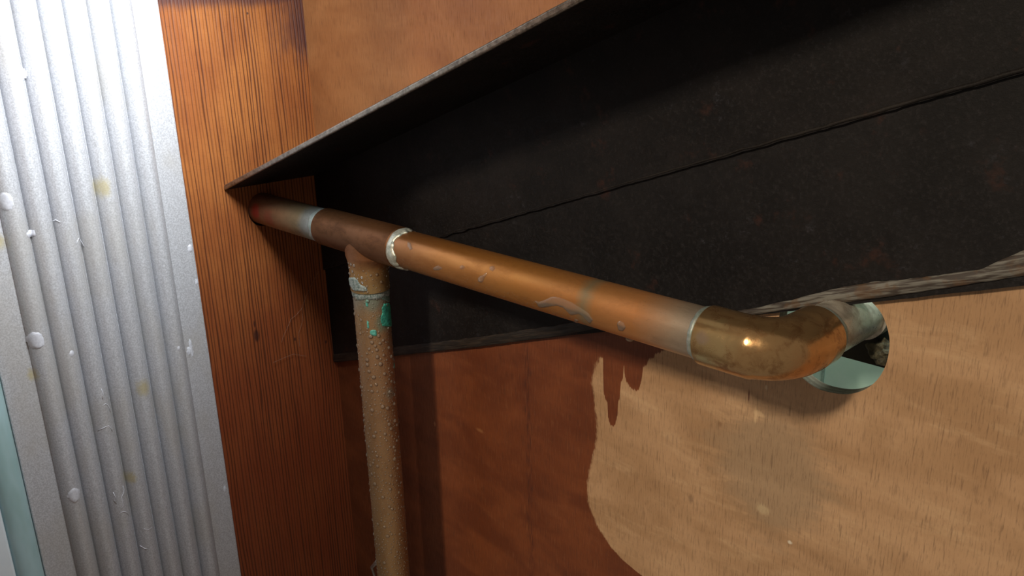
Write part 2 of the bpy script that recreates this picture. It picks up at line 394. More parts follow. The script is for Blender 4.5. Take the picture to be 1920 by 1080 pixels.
# ------------------------------------------------------------------ the setting
hole_px = [(1668, 648), (1665, 620), (1655, 592), (1640, 572), (1618, 553), (1585, 542), (1545, 541), (1505, 551), (1476, 568), (1463, 584), (1461, 612),
           (1468, 648), (1484, 684), (1504, 708), (1530, 727), (1558, 736), (1590, 739), (1620, 731), (1644, 713), (1661, 684)]
hp = [(on(1, WALL_Y, a, c).x, on(1, WALL_Y, a, c).z) for a, c in hole_px]
def smooth_loop(P, k=5):
    out = []; n = len(P)
    for i in range(n):
        p0, p1, p2, p3 = (Vector(P[(i+j-1) % n]) for j in range(4))
        for s in range(k):
            t = s/k; q = 0.5*((2*p1) + (p2-p0)*t + (2*p0-5*p1+4*p2-p3)*t*t + (-p0+3*p1-3*p2+p3)*t**3); out.append((q.x, q.y))
    return out
hp = smooth_loop(hp)
v, f = slab_with_hole(STUD_X-60, 460, -470, 300, hp, lambda a, c, t: (a, WALL_Y+t, c), 7.0)
wall = mesh_obj('wall_back', v, f, PLY, loc=(0, WALL_Y, 0)); wall['kind'] = 'structure'
wall['label'] = 'red-brown plywood sheet wall, bleached pale right of the soaked patch'
wall.data.materials.append(PLYE)
nn = len(hp)
for p in wall.data.polygons:
    vs = set(p.vertices)
    if all((i % (2*nn)) < nn for i in vs): p.material_index = 1

# unseen upright board on the left, added to cast the plywood's vertical shadow
v, f = box(-178, 16, -255, -235, -470, 420)
blocker = bevel(mesh_obj('shadow_blocker_1', v, f, mat_plain('blocker_wood', (0.22, 0.09, 0.035), 0.5, 0, 0.05, (0.15, 0.058, 0.022)), loc=(-80, -245, -470)), 2.0); blocker['kind'] = 'structure'; blocker['label'] = 'unseen upright board added to cast the vertical shadow on the plywood'
# stud board with the bored hole that the pipe runs into
hs = []
for i in range(48):
    a = 2*math.pi*i/48; rr = 11.25 + 0.35*noise.noise(Vector((math.cos(a)*1.5, math.sin(a)*1.5, 2.2)))
    hs.append((0.0+rr*math.cos(a), -0.7+rr*math.sin(a)*1.05))
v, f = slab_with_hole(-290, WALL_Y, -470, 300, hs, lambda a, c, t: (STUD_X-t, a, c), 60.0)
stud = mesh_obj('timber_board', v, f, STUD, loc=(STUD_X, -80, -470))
stud['label'] = 'upright orange-brown fir board with dark vertical grain beside the ribbed panel'; stud['category'] = 'timber board'

# beyond the hole: a painted wall, a dark bar and rubble
v, f = box(-150, 520, 150, 156, -470, 300)
far = mesh_obj('wall_far', v, f, mat_plain('pale_green_paint', (0.40, 0.60, 0.53), 0.6, 0, 0.05, (0.44, 0.62, 0.57), 0.05), loc=(150, 150, 0)); far['kind'] = 'structure'
far['label'] = 'pale blue-green painted wall seen through the round hole'
for k, yy in enumerate((0,)):
    q = on(1, 149, 1542, 700)
    v, f = box(q.x-0.8, q.x+0.8, 149.2, 150.4, -470, 300)
    g = mesh_obj('panel_joint', v, f, mat_plain('joint_grey', (0.28, 0.42, 0.37), 0.7), far)

# ------------------------------------------------------------------ ribbed aluminium panel on the board
PX = STUD_X + 0.2
panel = empty('ribbed_panel', (PX, -120, -440), 'grey speckled ribbed metal panel with vertical rounded ribs at the left edge', 'panel')
Y0, Y1 = -181.5, -54.5; G0, G1 = -164.1, -70.9; NR = 7; pitch = (G1-G0)/NR
v, f = box(PX, PX+3, Y0, Y1, -440, 280); bevel(mesh_obj('backing_sheet', v, f, ALU, panel), 0.8)
prof = []
for k in range(15):
    a = math.pi*k/14; prof.append((-math.cos(a)*(pitch/2-0.25), math.sin(a)**1.15*7.4))
rv = []; rf = []
n = len(prof)
zs = [-440 + 720*i/60 for i in range(61)]
for z in zs:
    for (yy, xx) in prof: rv.append((PX+2.95+xx, yy, z))
for i in range(len(zs)-1):
    for k in range(n-1): rf.append((i*n+k, i*n+k+1, (i+1)*n+k+1, (i+1)*n+k))
    rf.append((i*n+n-1, i*n, (i+1)*n, (i+1)*n+n-1))
rf.append(tuple(range(n))); rf.append(tuple((len(zs)-1)*n+k for k in reversed(range(n))))
rib0 = None
for i in range(NR):
    yc = G0 + pitch*(i+0.5)
    if rib0 is None:
        rib0 = mesh_obj('rib', [(a, c+yc, z) for a, c, z in rv], rf, ALU, panel); autosmooth(rib0, 50)
    else:
        o = rib0.copy(); COL.objects.link(o); o.parent = panel; o.location = (0, pitch*i*MM, 0)
# dried white splashes and clear drops on the panel
SPL = mat_plain('dried_splash', (0.66, 0.66, 0.71), 0.28, 0, 0.6, (0.55, 0.55, 0.60))
def on_panel_height(y):
    k = (y-G0)/pitch
    if 0 <= k < NR:
        t = (k % 1)*2-1; t = max(-0.96, min(0.96, t)); return PX+2.95+max(0.0, 1-t*t)**0.55*7.3
    return PX+3
def splash_blob(px, py, a, h, z=0.7):
    q = on(0, PX+6, px, py); poly = []
    for i in range(18):
        t = 2*math.pi*i/18; k = 1+0.18*noise.noise(Vector((math.cos(t)*1.3+px, math.sin(t)*1.3, py*0.1)))
        poly.append((q.y+a*k*math.cos(t), q.z+h*k*math.sin(t)))
    crust('dried_splash', poly, lambda yy, zz, hh: (on_panel_height(yy)+hh, yy, zz), z, SPL, panel, step=0.6, dome=2.0, ragged=0.3)
for a in ((65, 636, 4.0, 5.5), (9, 376, 3.2, 5.0), (358, 660, 1.5, 3.0), (362, 655, 1.0, 7.0), (360, 467, 1.6, 2.6, 0.9), (57, 438, 2.2, 1.8), (135, 925, 3.4, 5.0), (42, 138, 2, 3),
          (425, 920, 0.9, 2.6), (292, 115, 0.8, 1.8), (372, 530, 0.8, 2.0), (330, 650, 0.9, 1.6), (130, 660, 1.4, 2.0)): splash_blob(*a)
def squiggle(pts, rad=0.28):
    path = []
    for a, c in pts:
        q = on(0, PX+6.5, a, c); path.append((on_panel_height(q.y)+0.1, q.y, q.z))
    path = [tuple(x) for x in path]
    v, f = tube(path, [rad*(0.5+0.5*math.sin(math.pi*(i+0.6)/len(path))) for i in range(len(path))], 6)
    mesh_obj('dried_run', v, f, SPL, panel, smooth=True)
for pts in (((182, 806), (188, 801), (194, 797), (200, 795), (204, 799), (207, 806)), ((188, 758), (194, 754), (199, 757), (203, 764), (205, 771)),
            ((227, 908), (230, 915), (228, 922), (224, 927), (226, 936), (227, 945), (224, 951)), ((222, 957), (228, 955), (234, 957), (238, 963)), ((209, 920), (213, 928), (211, 935), (215, 941)),
            ((266, 988), (274, 989), (281, 986)), ((98, 415), (104, 412), (111, 416)), ((186, 726), (190, 735), (188, 745)), ((262, 1023), (270, 1026), (280, 1024)), ((140, 455), (146, 446), (153, 452), (158, 462))): squiggle(pts)

# pale translucent edging left of the ribs
strip = empty('plastic_edging', (PX, -195, -440), 'pale blue-green glossy plastic edging in the lower left corner', 'edging')
mt = NT('pale_cyan_plastic'); mt.pos(); gn = mt.noise(0.05, 3, 0.6, (1, 1, 0.3))
mt.out(mt.mix(mt.rng(gn, 0.35, 0.65), (0.42, 0.62, 0.62), (0.55, 0.76, 0.80)), 0.16, 0.0, 0.6); mt.b.inputs['Transmission Weight'].default_value = 0.25; mt.b.inputs['Subsurface Weight'].default_value = 0.2
mt.b.inputs['Subsurface Radius'].default_value = (0.003, 0.004, 0.004)
pr_ = [(PX, -197.2)] + [(PX+7.5*math.sin(math.pi*k/16)**0.6+0.01*k, -197.2 + 15.4*(1-math.cos(math.pi*k/16))/2) for k in range(1, 16)] + [(PX, -181.8)]
n = len(pr_); v = [(a, c, z) for z in (-440, 280) for a, c in pr_]
f = [(k, (k+1) % n, n+(k+1) % n, n+k) for k in range(n)] + [tuple(reversed(range(n))), tuple(range(n, 2*n))]
autosmooth(mesh_obj('rounded_bead', v, f, mt.m, strip), 60)
v, f = box(PX, PX+6, -288, -197.4, -440, 280)
bevel(mesh_obj('white_face', v, f, mat_plain('white_plastic', (0.78, 0.85, 0.90), 0.35, 0, 0.1, (0.74, 0.82, 0.88), 0.03), strip, label='white face of the edging'), 1.5)

# ------------------------------------------------------------------ black steel angle, sloping up to the right
SL = 0.345
steel = empty('steel_angle', (0, WALL_Y, -60), 'black steel angle sloping up to the right across the plywood, wide top flange', 'steel angle')
XL, XR = STUD_X+0.4, 440.0
FOLD = 20.5     # height of the fold at the board
def zl(x, h): return h + SL*(x-STUD_X)
def sheared(x0, x1, y0, y1, h0, h1, nx=80, jit0=0.0, jit1=0.0, ph=0):
    """bar that follows the slope; rows of cross sections"""
    v = []; f = []
    for i in range(nx+1):
        x = x0+(x1-x0)*i/nx
        a = zl(x, h0)+jit0*noise.fractal(Vector((x*0.12, ph, 0)), 1.0, 2.0, 4); c = zl(x, h1)+jit1*noise.fractal(Vector((x*0.15, ph+5, 0)), 1.0, 2.0, 4)
        v += [(x, y0, a), (x, y0, c), (x, y1, c), (x, y1, a)]
    for i in range(nx):
        for k in range(4):
            j = (k+1) % 4; f.append((i*4+k, i*4+j, i*4+4+j, i*4+4+k))
    f += [(3, 2, 1, 0), tuple(nx*4+k for k in range(4))]
    return v, f
WLOW = zl(0, 0)  # reference
seam_h = on(1, WALL_Y, 1400, 283).z - SL*(on(1, WALL_Y, 1400, 283).x-STUD_X)
low_h = on(1, WALL_Y, 1250, 607).z - SL*(on(1, WALL_Y, 1250, 607).x-STUD_X)
v, f = sheared(XL, XR, -25.0, WALL_Y-4.6, FOLD-3.2, FOLD, 60); fl_ = mesh_obj('flange', v, f, STEEL, steel)
v, f = sheared(XL, XR, -27.0, -25.0, FOLD-3.4, FOLD+0.1, 160, 0.12, 0.1); bevel(mesh_obj('flange_lip', v, f, EDGE, steel, label='front edge of the flange, coloured bright where it catches light'), 0.9, 3)
v, f = sheared(XL, XR, WALL_Y-4.6, WALL_Y-0.1, seam_h-0.2, FOLD, 260, 0.7, 0.0, 3); mesh_obj('web', v, f, STEEL, steel)
STEEL2 = mat_steel('black_steel_plate', (0.0065, 0.0057, 0.0058), (0.011, 0.0096, 0.0095))
v, f = sheared(XL, XR, WALL_Y-3.0, WALL_Y-0.1, low_h, seam_h+4, 120, 0.3, 0.0, 8); mesh_obj('lower_plate', v, f, STEEL2, steel)
# weld bead along the seam, ragged
path = []; rad = []
for i in range(221):
    x = XL+2+(XR-XL-4)*i/220
    path.append((x, WALL_Y-4.5, zl(x, seam_h+0.9)+0.6*noise.noise(Vector((x*0.11, 1, 0))))); rad.append(max(0.15, (0.3+0.7*max(0, min(1, (x-90)/200)))*(1+0.5*noise.noise(Vector((x*0.3, 4, 2))))))
v, f = tube(path, rad, 8); mesh_obj('weld_bead', v, f, mat_steel('weld_steel', (0.010, 0.008, 0.007), (0.024, 0.020, 0.017)), steel, smooth=True)
# dirty sealant and flaking scale along the lower edge
def mat_scale():
    m = NT('flaking_scale'); m.pos()
    fb = m.noise(1.0, 4, 0.65, (0.10, 1, 0.75), (0, 0, 3), 0.5)
    # fibres follow the slope
    nd = m.t.nodes; zs_ = m.math('SUBTRACT', m.z, m.math('MULTIPLY', m.x, SL))
    cmb = m.n('ShaderNodeCombineXYZ'); m.link(m.math('MULTIPLY', m.x, 0.07), cmb.inputs[0]); m.link(m.math('MULTIPLY', zs_, 0.75), cmb.inputs[2])
    nz = m.n('ShaderNodeTexNoise'); m.link(cmb.outputs[0], nz.inputs['Vector']); nz.inputs['Scale'].default_value = 1.0; nz.inputs['Detail'].default_value = 4; nz.inputs['Distortion'].default_value = 0.8
    pale = m.mix(m.rng(nz.outputs[0], 0.42, 0.6), (0.05, 0.038, 0.030), (0.175, 0.168, 0.145))
    pale = m.mix(m.math('MULTIPLY', m.rng(m.noise(0.15, 3), 0.5, 0.65), 0.6), pale, (0.12, 0.065, 0.03))
    brown = m.mix(m.rng(nz.outputs[0], 0.4, 0.65), (0.010, 0.0075, 0.006), (0.032, 0.022, 0.015))
    c = m.mix(m.rng(m.math('ADD', m.x, m.math('MULTIPLY', m.noise(0.08, 3), 40.0)), 160, 205), brown, pale)
    m.bump(nz.outputs[0], 0.6, 0.6); return m.out(c, 0.6)
SCALE = mat_scale()
top = [(745, 650), (900, 632), (1040, 610), (1160, 592), (1300, 590), (1400, 581), (1480, 563), (1560, 543), (1620, 531), (1700, 524), (1790, 512), (1840, 505), (1870, 490), (1910, 474), (1960, 455), (2600, 250)]
bot = [(745, 667), (900, 650), (1040, 631), (1160, 608), (1300, 600), (1400, 592), (1480, 580), (1560, 571), (1620, 562), (1700, 551), (1790, 538), (1840, 529), (1870, 525), (1910, 519), (1960, 512), (2600, 410)]
T = [on(1, WALL_Y-3.5, *p) for p in top]; B = [on(1, WALL_Y-3.5, *p) for p in bot]
def interp(P, x):
    if x <= P[0].x: return P[0].z + SL*(x-P[0].x)
    for a, c in zip(P, P[1:]):
        if x <= c.x: return a.z+(c.z-a.z)*(x-a.x)/(c.x-a.x)
    return P[-1].z
v = []; f = []; N = 420; KR = 9
for i in range(N+1):
    x = XL + (XR-XL)*i/N; a = interp(B, x)+0.25*noise.noise(Vector((x*0.2, 0, 0))); c = interp(T, x)+0.5*noise.fractal(Vector((x*0.14, 7, 0)), 1, 2, 3)
    c = max(c, a+1.2)
    for k in range(KR):
        t = k/(KR-1); z = a+(c-a)*t
        y = WALL_Y-3.0-(0.7+1.2*max(0, min(1, (x-110)/80)))*math.sin(math.pi*min(1, max(0, t*0.92+0.06)))**0.5*(0.75+0.5*noise.noise(Vector((x*0.05, z*0.5-x*SL*0.5, 3)))) - 0.25*noise.noise(Vector((x*0.3, z*1.2, 1)))
        v.append((x, y, z))
    v.append((x, WALL_Y-0.1, c)); v.append((x, WALL_Y-0.1, a))
M_ = KR+2
for i in range(N):
    for k in range(M_):
        j = (k+1) % M_; f.append((i*M_+k, i*M_+j, (i+1)*M_+j, (i+1)*M_+k))
f += [tuple(range(M_)), tuple(N*M_+k for k in reversed(range(M_)))]
mesh_obj('flaking_edge', v, f, SCALE, steel, smooth=True, label='flaking grey-brown residue along the lower edge')

# ------------------------------------------------------------------ copper pipework (soldered together: one thing)
pipe = empty('copper_pipework', (DROP_X, 0, -420), 'soldered copper pipe with tee, wet drop leg and shiny elbow entering the plywood hole', 'pipe')
brown = (0.30, 0.135, 0.055)
C_STUB = mat_copper('stub_copper', [(0, (0.22, 0.10, 0.06)), (0.5, (0.25, 0.145, 0.075)), (0.8, (0.22, 0.165, 0.09)), (0.88, (0.22, 0.22, 0.19)), (1, (0.30, 0.33, 0.32))], 'x', -190, -106, rough=0.45, r2=0.6, metal=0.65, mott=0.4,
                    patches=((Vector((-178, -10.2, 1.0)), 7.5, (0.34, 0.03, 0.03), 0.75), (Vector((-160, -10.2, -2.0)), 9, (0.22, 0.04, 0.028), 0.5), (Vector((-112, -8, -8)), 7, (0.20, 0.30, 0.24), 0.6)))
C_TEE = mat_copper('tee_copper', col=(0.15, 0.062, 0.023), col2=(0.085, 0.034, 0.013), rough=0.42, r2=0.6, metal=0.75, mott=0.8)
C_NECK = mat_copper('neck_copper', [(0, (0.36, 0.235, 0.10)), (0.55, (0.36, 0.20, 0.08)), (0.85, (0.24, 0.10, 0.04)), (1, (0.22, 0.088, 0.033))], 'z', -32, -8, rough=0.42, r2=0.55, metal=0.5, mott=0.4, dewb=0.3)
C_RUN = mat_copper('run_copper', [(0, (0.26, 0.11, 0.042)), (0.22, (0.44, 0.18, 0.045)), (0.50, (0.54, 0.23, 0.055)), (0.68, (0.55, 0.24, 0.075)), (0.705, (0.36, 0.27, 0.15)), (0.735, (0.60, 0.27, 0.09)), (0.84, (0.68, 0.30, 0.11)), (0.94, (0.50, 0.38, 0.27)), (1, (0.36, 0.33, 0.28))],
                   'x', -24, 188, rough=0.32, r2=0.46, metal=0.65, mott=0.35, flow=(0.35, 1, 1))
C_ELB = mat_copper('elbow_copper', col=(0.55, 0.34, 0.155), col2=(0.22, 0.095, 0.038), rough=0.15, r2=0.32, metal=0.85, mott=0.7, flow=(1, 1, 1),
                   patches=((Vector((194, -11.5, 2)), 13, (0.66, 0.50, 0.25), 0.75), (Vector((190, -11.5, 3)), 4, (0.55, 0.40, 0.38), 0.4), (Vector((190, -9, -8)), 8, (0.50, 0.47, 0.27), 0.6), (Vector((219, 8, -4)), 13, (0.50, 0.19, 0.06), 0.6)))  # yellow socket patches paint in its soft golden reflection
C_TAIL = mat_copper('tail_copper', col=(0.62, 0.58, 0.50), col2=(0.30, 0.25, 0.19), rough=0.25, r2=0.45, metal=0.6, mott=0.8)
C_DROP = mat_copper('drop_copper', [(0, (0.36, 0.215, 0.085)), (0.5, (0.42, 0.255, 0.125)), (0.85, (0.44, 0.25, 0.13)), (0.95, (0.42, 0.26, 0.13)), (0.985, (0.34, 0.30, 0.22)), (1, (0.30, 0.32, 0.27))], 'z', -330, -33, rough=0.42, r2=0.55, metal=0.6, mott=0.35, dewb=0.5, flow=(1, 1, 0.4),
                    patches=((Vector((DROP_X+9, -5, -38)), 7, (0.24, 0.33, 0.26), 0.5), (Vector((DROP_X+11, 1, -52)), 8, (0.16, 0.34, 0.26), 0.6), (Vector((DROP_X+11, 2, -100)), 6, (0.30, 0.32, 0.26), 0.6), (Vector((DROP_X-6, -9, -40)), 7, (0.34, 0.35, 0.30), 0.6)))
SOLD = mat_plain('solder', (0.62, 0.64, 0.57), 0.3, 0.45, 0.45, (0.30, 0.33, 0.28), 0.5, 0.6)
SOLD2 = mat_plain('grey_solder', (0.36, 0.38, 0.36), 0.5, 0.5, 0.5, (0.22, 0.29, 0.26), 0.4, 0.4)
WHITE = mat_plain('white_bloom', (0.34, 0.37, 0.35), 0.75, 0, 0.9, (0.09, 0.14, 0.125), 0.6, 0.6)
GREEN = mat_plain('verdigris', (0.055, 0.46, 0.33), 0.6, 0, 0.45, (0.02, 0.16, 0.12), 0.5, 0.6)
PALEG = mat_plain('pale_verdigris', (0.14, 0.52, 0.42), 0.55, 0, 0.6, (0.06, 0.30, 0.24), 0.4, 0.5)

def lin(a, c, n): return [a+(c-a)*i/n for i in range(n+1)]
xs = lin(-215, -96, 14); v, f = tube([(x, 0, 0) for x in xs], [R_PIPE]*len(xs), 64)
stub = mesh_obj('stub_pipe', v, f, C_STUB, pipe, label='dull pipe stub with a red smear, entering the board'); autosmooth(stub)
# tee: through sleeve + branch sleeve joined by a flared neck
TL, TR_, RT = -103.5, -22.5, 12.1
xs = [TL, TL, TL+0.6] + lin(TL+2, TR_-2, 22) + [TR_-0.6, TR_, TR_]
rs = [R_PIPE-0.2, RT-0.5, RT] + [RT]*23 + [RT, RT-0.5, R_PIPE-0.2]
v, f = tube([(x, 0, 0) for x in xs], rs, 64, caps=False)
tee = mesh_obj('tee_fitting', v, f, C_TEE, pipe); autosmooth(tee)
BZ = -32.0
rings = []; segs = 64
v = []; f = []
zz = lin(-1, BZ, 34)
for i, z in enumerate(zz):
    # neck flares into the sleeve: radius along X grows near the run
    t = max(0, min(1, (-11.0 - z)/7.5)); fx = RT + 4.5*(1-t)**2; fy = RT-0.12
    for k in range(segs):
        a = 2*math.pi*k/segs; y = fy*math.sin(a); x = fx*math.cos(a)
        zz_ = z
        v.append((DROP_X+x, y, zz_))
n = len(zz)
for rr_, z in ((RT-0.4, BZ-0.3), (R_PIPE-0.2, BZ-0.3)):
    for k in range(segs):
        a = 2*math.pi*k/segs; v.append((DROP_X+rr_*math.cos(a), rr_*math.sin(a), z))
for i in range(n+1):
    for k in range(segs):
        j = (k+1) % segs; f.append((i*segs+k, i*segs+j, (i+1)*segs+j, (i+1)*segs+k))
neck = mesh_obj('branch_socket', v, f, C_NECK, tee); autosmooth(neck)
# run to the elbow
xs = lin(-30, 194, 40); v, f = tube([(x, 0, 0) for x in xs], [R_PIPE]*len(xs), 64)
run = mesh_obj('run_pipe', v, f, C_RUN, pipe); autosmooth(run)
# elbow
EX, RB, RE = 200.5, 16.5, 12.5
path = []; rad = []
for x, q in ((184.6, 11.0), (184.6, RE-0.5), (185.2, RE), (188, RE), (194, RE), (200.5, RE)): path.append((x, 0, 0)); rad.append(q)
for i in range(1, 21):
    a = math.pi/2*i/20; path.append((EX+RB*math.sin(a), RB*(1-math.cos(a)), 0)); rad.append((RE+0.25) if i in (3, 4) else (RE if i < 3 else RE-0.1))
for y, q in ((17.5, RE-0.1), (18.2, RE+0.1), (22, RE), (27, RE), (28.6, RE), (29.2, RE-0.4), (29.2, 11.0)): path.append((EX+RB, y, 0)); rad.append(q)
v, f = tube(path, rad, 72, caps=False); elb = mesh_obj('elbow_fitting', v, f, C_ELB, pipe, label='shiny bronze-coloured elbow'); autosmooth(elb, 30)
CX = EX+RB
v, f = tube([(CX, y, 0) for y in lin(22, 78, 8)], [R_PIPE]*9, 48); tail = mesh_obj('tail_pipe', v, f, C_TAIL, pipe, label='silvery pipe end inside the hole'); autosmooth(tail)
path = [(CX, 66, 0), (CX, 66, 0), (CX, 72, 0)]; rad = [11, 12.4, 12.5]
for i in range(1, 13):
    a = math.pi/2*i/12; path.append((CX, 78+18*math.sin(a), 18*(1-math.cos(a)))); rad.append(12.4)
for z in (26, 60, 180): path.append((CX, 96, z)); rad.append(12.4 if z < 30 else 11)
v, f = tube(path, rad, 40); autosmooth(mesh_obj('rear_elbow', v, f, C_TAIL, pipe))
# drop leg
zs = lin(-26, -450, 40); v, f = tube([(DROP_X, 0, z) for z in zs], [R_PIPE]*len(zs), 64)
drop = mesh_obj('drop_pipe', v, f, C_DROP, pipe, label='vertical pipe beaded with condensation'); autosmooth(drop)

# solder collars
def collar(name, c0, axis, w, h, mat, seed, parent, thin=0.25, ragged=0.8):
    v = []; f = []; n = 96; prof = [(-0.5, -0.25), (-0.42, 0.5), (-0.15, 1.0), (0.2, 0.9), (0.42, 0.45), (0.5, -0.25)]
    for k in range(n):
        a = 2*math.pi*k/n
        s1 = 0.5+0.5*noise.noise(Vector((math.cos(a)*1.6+seed, math.sin(a)*1.6, seed))); s2 = noise.noise(Vector((math.cos(a)*4+seed, math.sin(a)*4, 3+seed)))
        ww = w*(0.55+ragged*s1+0.2*s2); hh = h*(0.6+0.6*s1+0.3*s2)
        for p, q in prof:
            rr = R_PIPE + (hh*q if q > 0 else -0.3); along = c0+(p+0.5)*ww
            if axis == 'x': v.append((along, rr*math.cos(a), rr*math.sin(a)))
            elif axis == '-x': v.append((c0-(p+0.5)*ww, rr*math.cos(a), rr*math.sin(a)))
            elif axis == '-z': v.append((DROP_X+rr*math.cos(a), rr*math.sin(a), c0-(p+0.5)*ww))
            else: v.append((CX+rr*math.cos(a), along, rr*math.sin(a)))
    m_ = len(prof)
    for k in range(n):
        j = (k+1) % n
        for i in range(m_): f.append((k*m_+i, k*m_+(i+1) % m_, j*m_+(i+1) % m_, j*m_+i))
    return mesh_obj(name, v, f, mat, parent, smooth=True)
collar('solder_ring', TR_-1.0, 'x', 8.5, 1.25, SOLD, 1.3, pipe)
collar('solder_ring', TL+0.2, '-x', 6.0, 0.35, SOLD2, 4.1, pipe)
collar('solder_ring', BZ+0.1, '-z', 5.0, 0.7, WHITE, 7.7, pipe)
collar('solder_ring', 185.0, '-x', 3.0, 1.1, SOLD2, 2.9, pipe)
collar('solder_ring', 29.0, 'y', 3.4, 0.5, SOLD2, 5.5, pipe)

# verdigris and white bloom on the drop leg
def pl_drop(R):
    return lambda a, z, h: (DROP_X+(R+h)*math.cos(a/R), (R+h)*math.sin(a/R), z)
def poly_drop(pts, R=R_PIPE): return [((lambda q: (q[1]*R, q[0]))(on_drop(a, c, R))) for a, c in pts]
for nm, pts, mat, h, R in (
    ('verdigris_crust', ((716, 577), (720, 570), (728, 568), (735, 572), (736, 590), (738, 611), (730, 612), (718, 611), (714, 604), (713, 597), (717, 588)), GREEN, 0.45, R_PIPE),
    ('verdigris_crust', ((694, 620), (698, 618.5), (705, 619), (706.5, 625), (705, 630), (698, 629.5), (694, 625)), PALEG, 0.5, R_PIPE),
    ('verdigris_crust', ((686, 562), (690, 560), (691, 570), (689, 576), (686, 573)), PALEG, 0.35, R_PIPE),
    ('verdigris_crust', ((688, 601), (691, 603), (692, 614), (690, 617), (688, 610)), PALEG, 0.35, R_PIPE),
    ('verdigris_crust', ((738, 680), (742, 681), (743, 690), (740, 692), (738.5, 687)), PALEG, 0.4, R_PIPE),
    ('white_crust', ((655, 521), (665, 520), (671, 527), (675, 534), (687, 539), (689, 546), (676, 546), (664, 545), (657, 534)), WHITE, 0.6, RT),
    ('white_crust', ((661, 549), (672, 552), (684, 553), (693, 553), (690, 558), (682, 560), (672, 559), (662, 554)), WHITE, 0.5, R_PIPE),
    ('white_crust', ((706, 553), (722, 550), (735, 545), (736, 565), (728, 566), (718, 562), (708, 558)), mat_plain('grey_green_bloom', (0.20, 0.30, 0.26), 0.7, 0, 0.6, (0.10, 0.17, 0.14), 0.5, 0.5), 0.3, R_PIPE)):
    crust(nm, poly_drop(pts, R), pl_drop(R), h, mat, drop if R == R_PIPE else tee, step=0.3, rough=0.12, dome=0.7, ragged=0.5)

# water
water = NT('water'); water.t.nodes.remove(water.b)
fr = water.n('ShaderNodeFresnel'); fr.inputs['IOR'].default_value = 1.45
tr = water.n('ShaderNodeBsdfTransparent'); tr.inputs[0].default_value = (0.97, 0.97, 0.98, 1)
gl = water.n('ShaderNodeBsdfGlossy'); gl.inputs['Roughness'].default_value = 0.10
df = water.n('ShaderNodeBsdfDiffuse'); df.inputs[0].default_value = (0.85, 0.76, 0.62, 1)
m1 = water.n('ShaderNodeMixShader'); m1.inputs[0].default_value = 0.13; water.link(tr.outputs[0], m1.inputs[1]); water.link(df.outputs[0], m1.inputs[2])
m2 = water.n('ShaderNodeMixShader'); water.link(fr.outputs[0], m2.inputs[0]); water.link(m1.outputs[0], m2.inputs[1]); water.link(gl.outputs[0], m2.inputs[2])
water.link(m2.outputs[0], water.t.nodes['Material Output'].inputs[0])
WATER = water.m
def pl_run(R): return lambda x, a, h: (x, (R+h)*math.cos(a/R), (R+h)*math.sin(a/R))
def poly_run(pts, R=R_PIPE):
    out = []
    for a, c in pts:
        x, t = on_run(a, c, R)
        if t > math.pi/2: t -= 2*math.pi
        out.append((x, t*R))
    return out
for pts, h, dm in (
    (((1000, 563), (1006, 568), (1010, 576), (1018, 577), (1030, 575), (1044, 573), (1056, 577), (1063, 584), (1070, 591), (1078, 590), (1084, 588), (1092, 592), (1100, 601), (1106, 607), (1112, 600), (1104, 588), (1090, 578), (1070, 566), (1050, 558), (1036, 556), (1022, 562), (1012, 566)), 0.55, 1.4),
    (((896, 521), (901, 517), (906, 516), (909, 512), (913, 511), (912, 517), (907, 522), (906, 528), (902, 530), (897, 528)), 0.8, 1.0),
    (((862, 499), (868, 497), (872, 501), (868, 505), (863, 504)), 0.5, 0.8),
    (((812, 502), (822, 498), (830, 503), (822, 507), (814, 507)), 0.4, 0.8),
    (((1157, 605), (1163, 602), (1170, 606), (1173, 615), (1168, 621), (1160, 619)), 0.8, 1.2),
    (((918, 500), (925, 498), (929, 504), (924, 509), (918, 506)), 0.4, 0.8),
    (((1078, 598), (1084, 600), (1084, 605), (1078, 604)), 0.6, 0.8),
    (((764, 452), (770, 456), (774, 466), (769, 470), (764, 462)), 0.35, 0.8)):
    crust('water_run', poly_run(pts), pl_run(R_PIPE), h*0.7, WATER, run, step=0.35, dome=dm, ragged=0.2)
def blob(c, nrm, rad, flat, seg=8, rows=4):
    """dome of a droplet"""
    nrm = Vector(nrm).normalized(); t = nrm.orthogonal().normalized(); bt = nrm.cross(t); c = Vector(c); v = []; f = []
    for i in range(rows):
        a = math.pi/2*i/rows
        for k in range(seg):
            b2 = 2*math.pi*k/seg; v.append(c + (t*math.cos(b2)+bt*math.sin(b2))*rad*math.cos(a) + nrm*(rad*flat*math.sin(a)-0.08))
    v.append(c+nrm*(rad*flat-0.08))
    for i in range(rows-1):
        for k in range(seg):
            j = (k+1) % seg; f.append((i*seg+k, i*seg+j, (i+1)*seg+j, (i+1)*seg+k))
    for k in range(seg): f.append(((rows-1)*seg+k, (rows-1)*seg+(k+1) % seg, rows*seg))
    f.append(tuple(range(seg-1, -1, -1)))
    return v, f
def dew(name, parent, gen, tries, rmin, rmax, sizer, gap=0.35):
    pts = []; V_ = []; F_ = []; grid = {}
    for _ in range(tries):
        s, t, key = gen(); rr = sizer(s, t)
        if rr is None: continue
        gx, gy = int(key[0]//4), int(key[1]//4); ok = True
        for i in (-1, 0, 1):
            for j in (-1, 0, 1):
                for (a, c, q) in grid.get((gx+i, gy+j), ()):
                    if (a-key[0])**2+(c-key[1])**2 < (q+rr+gap)**2: ok = False
        if not ok: continue
        grid.setdefault((gx, gy), []).append((key[0], key[1], rr))
        p, nr = s, t
        v, f = blob(p, nr, rr, 0.62, 10 if rr > 0.7 else 7, 4 if rr > 0.7 else 3); o = len(V_)
        V_ += v; F_ += [tuple(o+i for i in q) for q in f]
    return mesh_obj(name, V_, F_, WATER, parent, smooth=True, kind='stuff', label='beads of condensation')
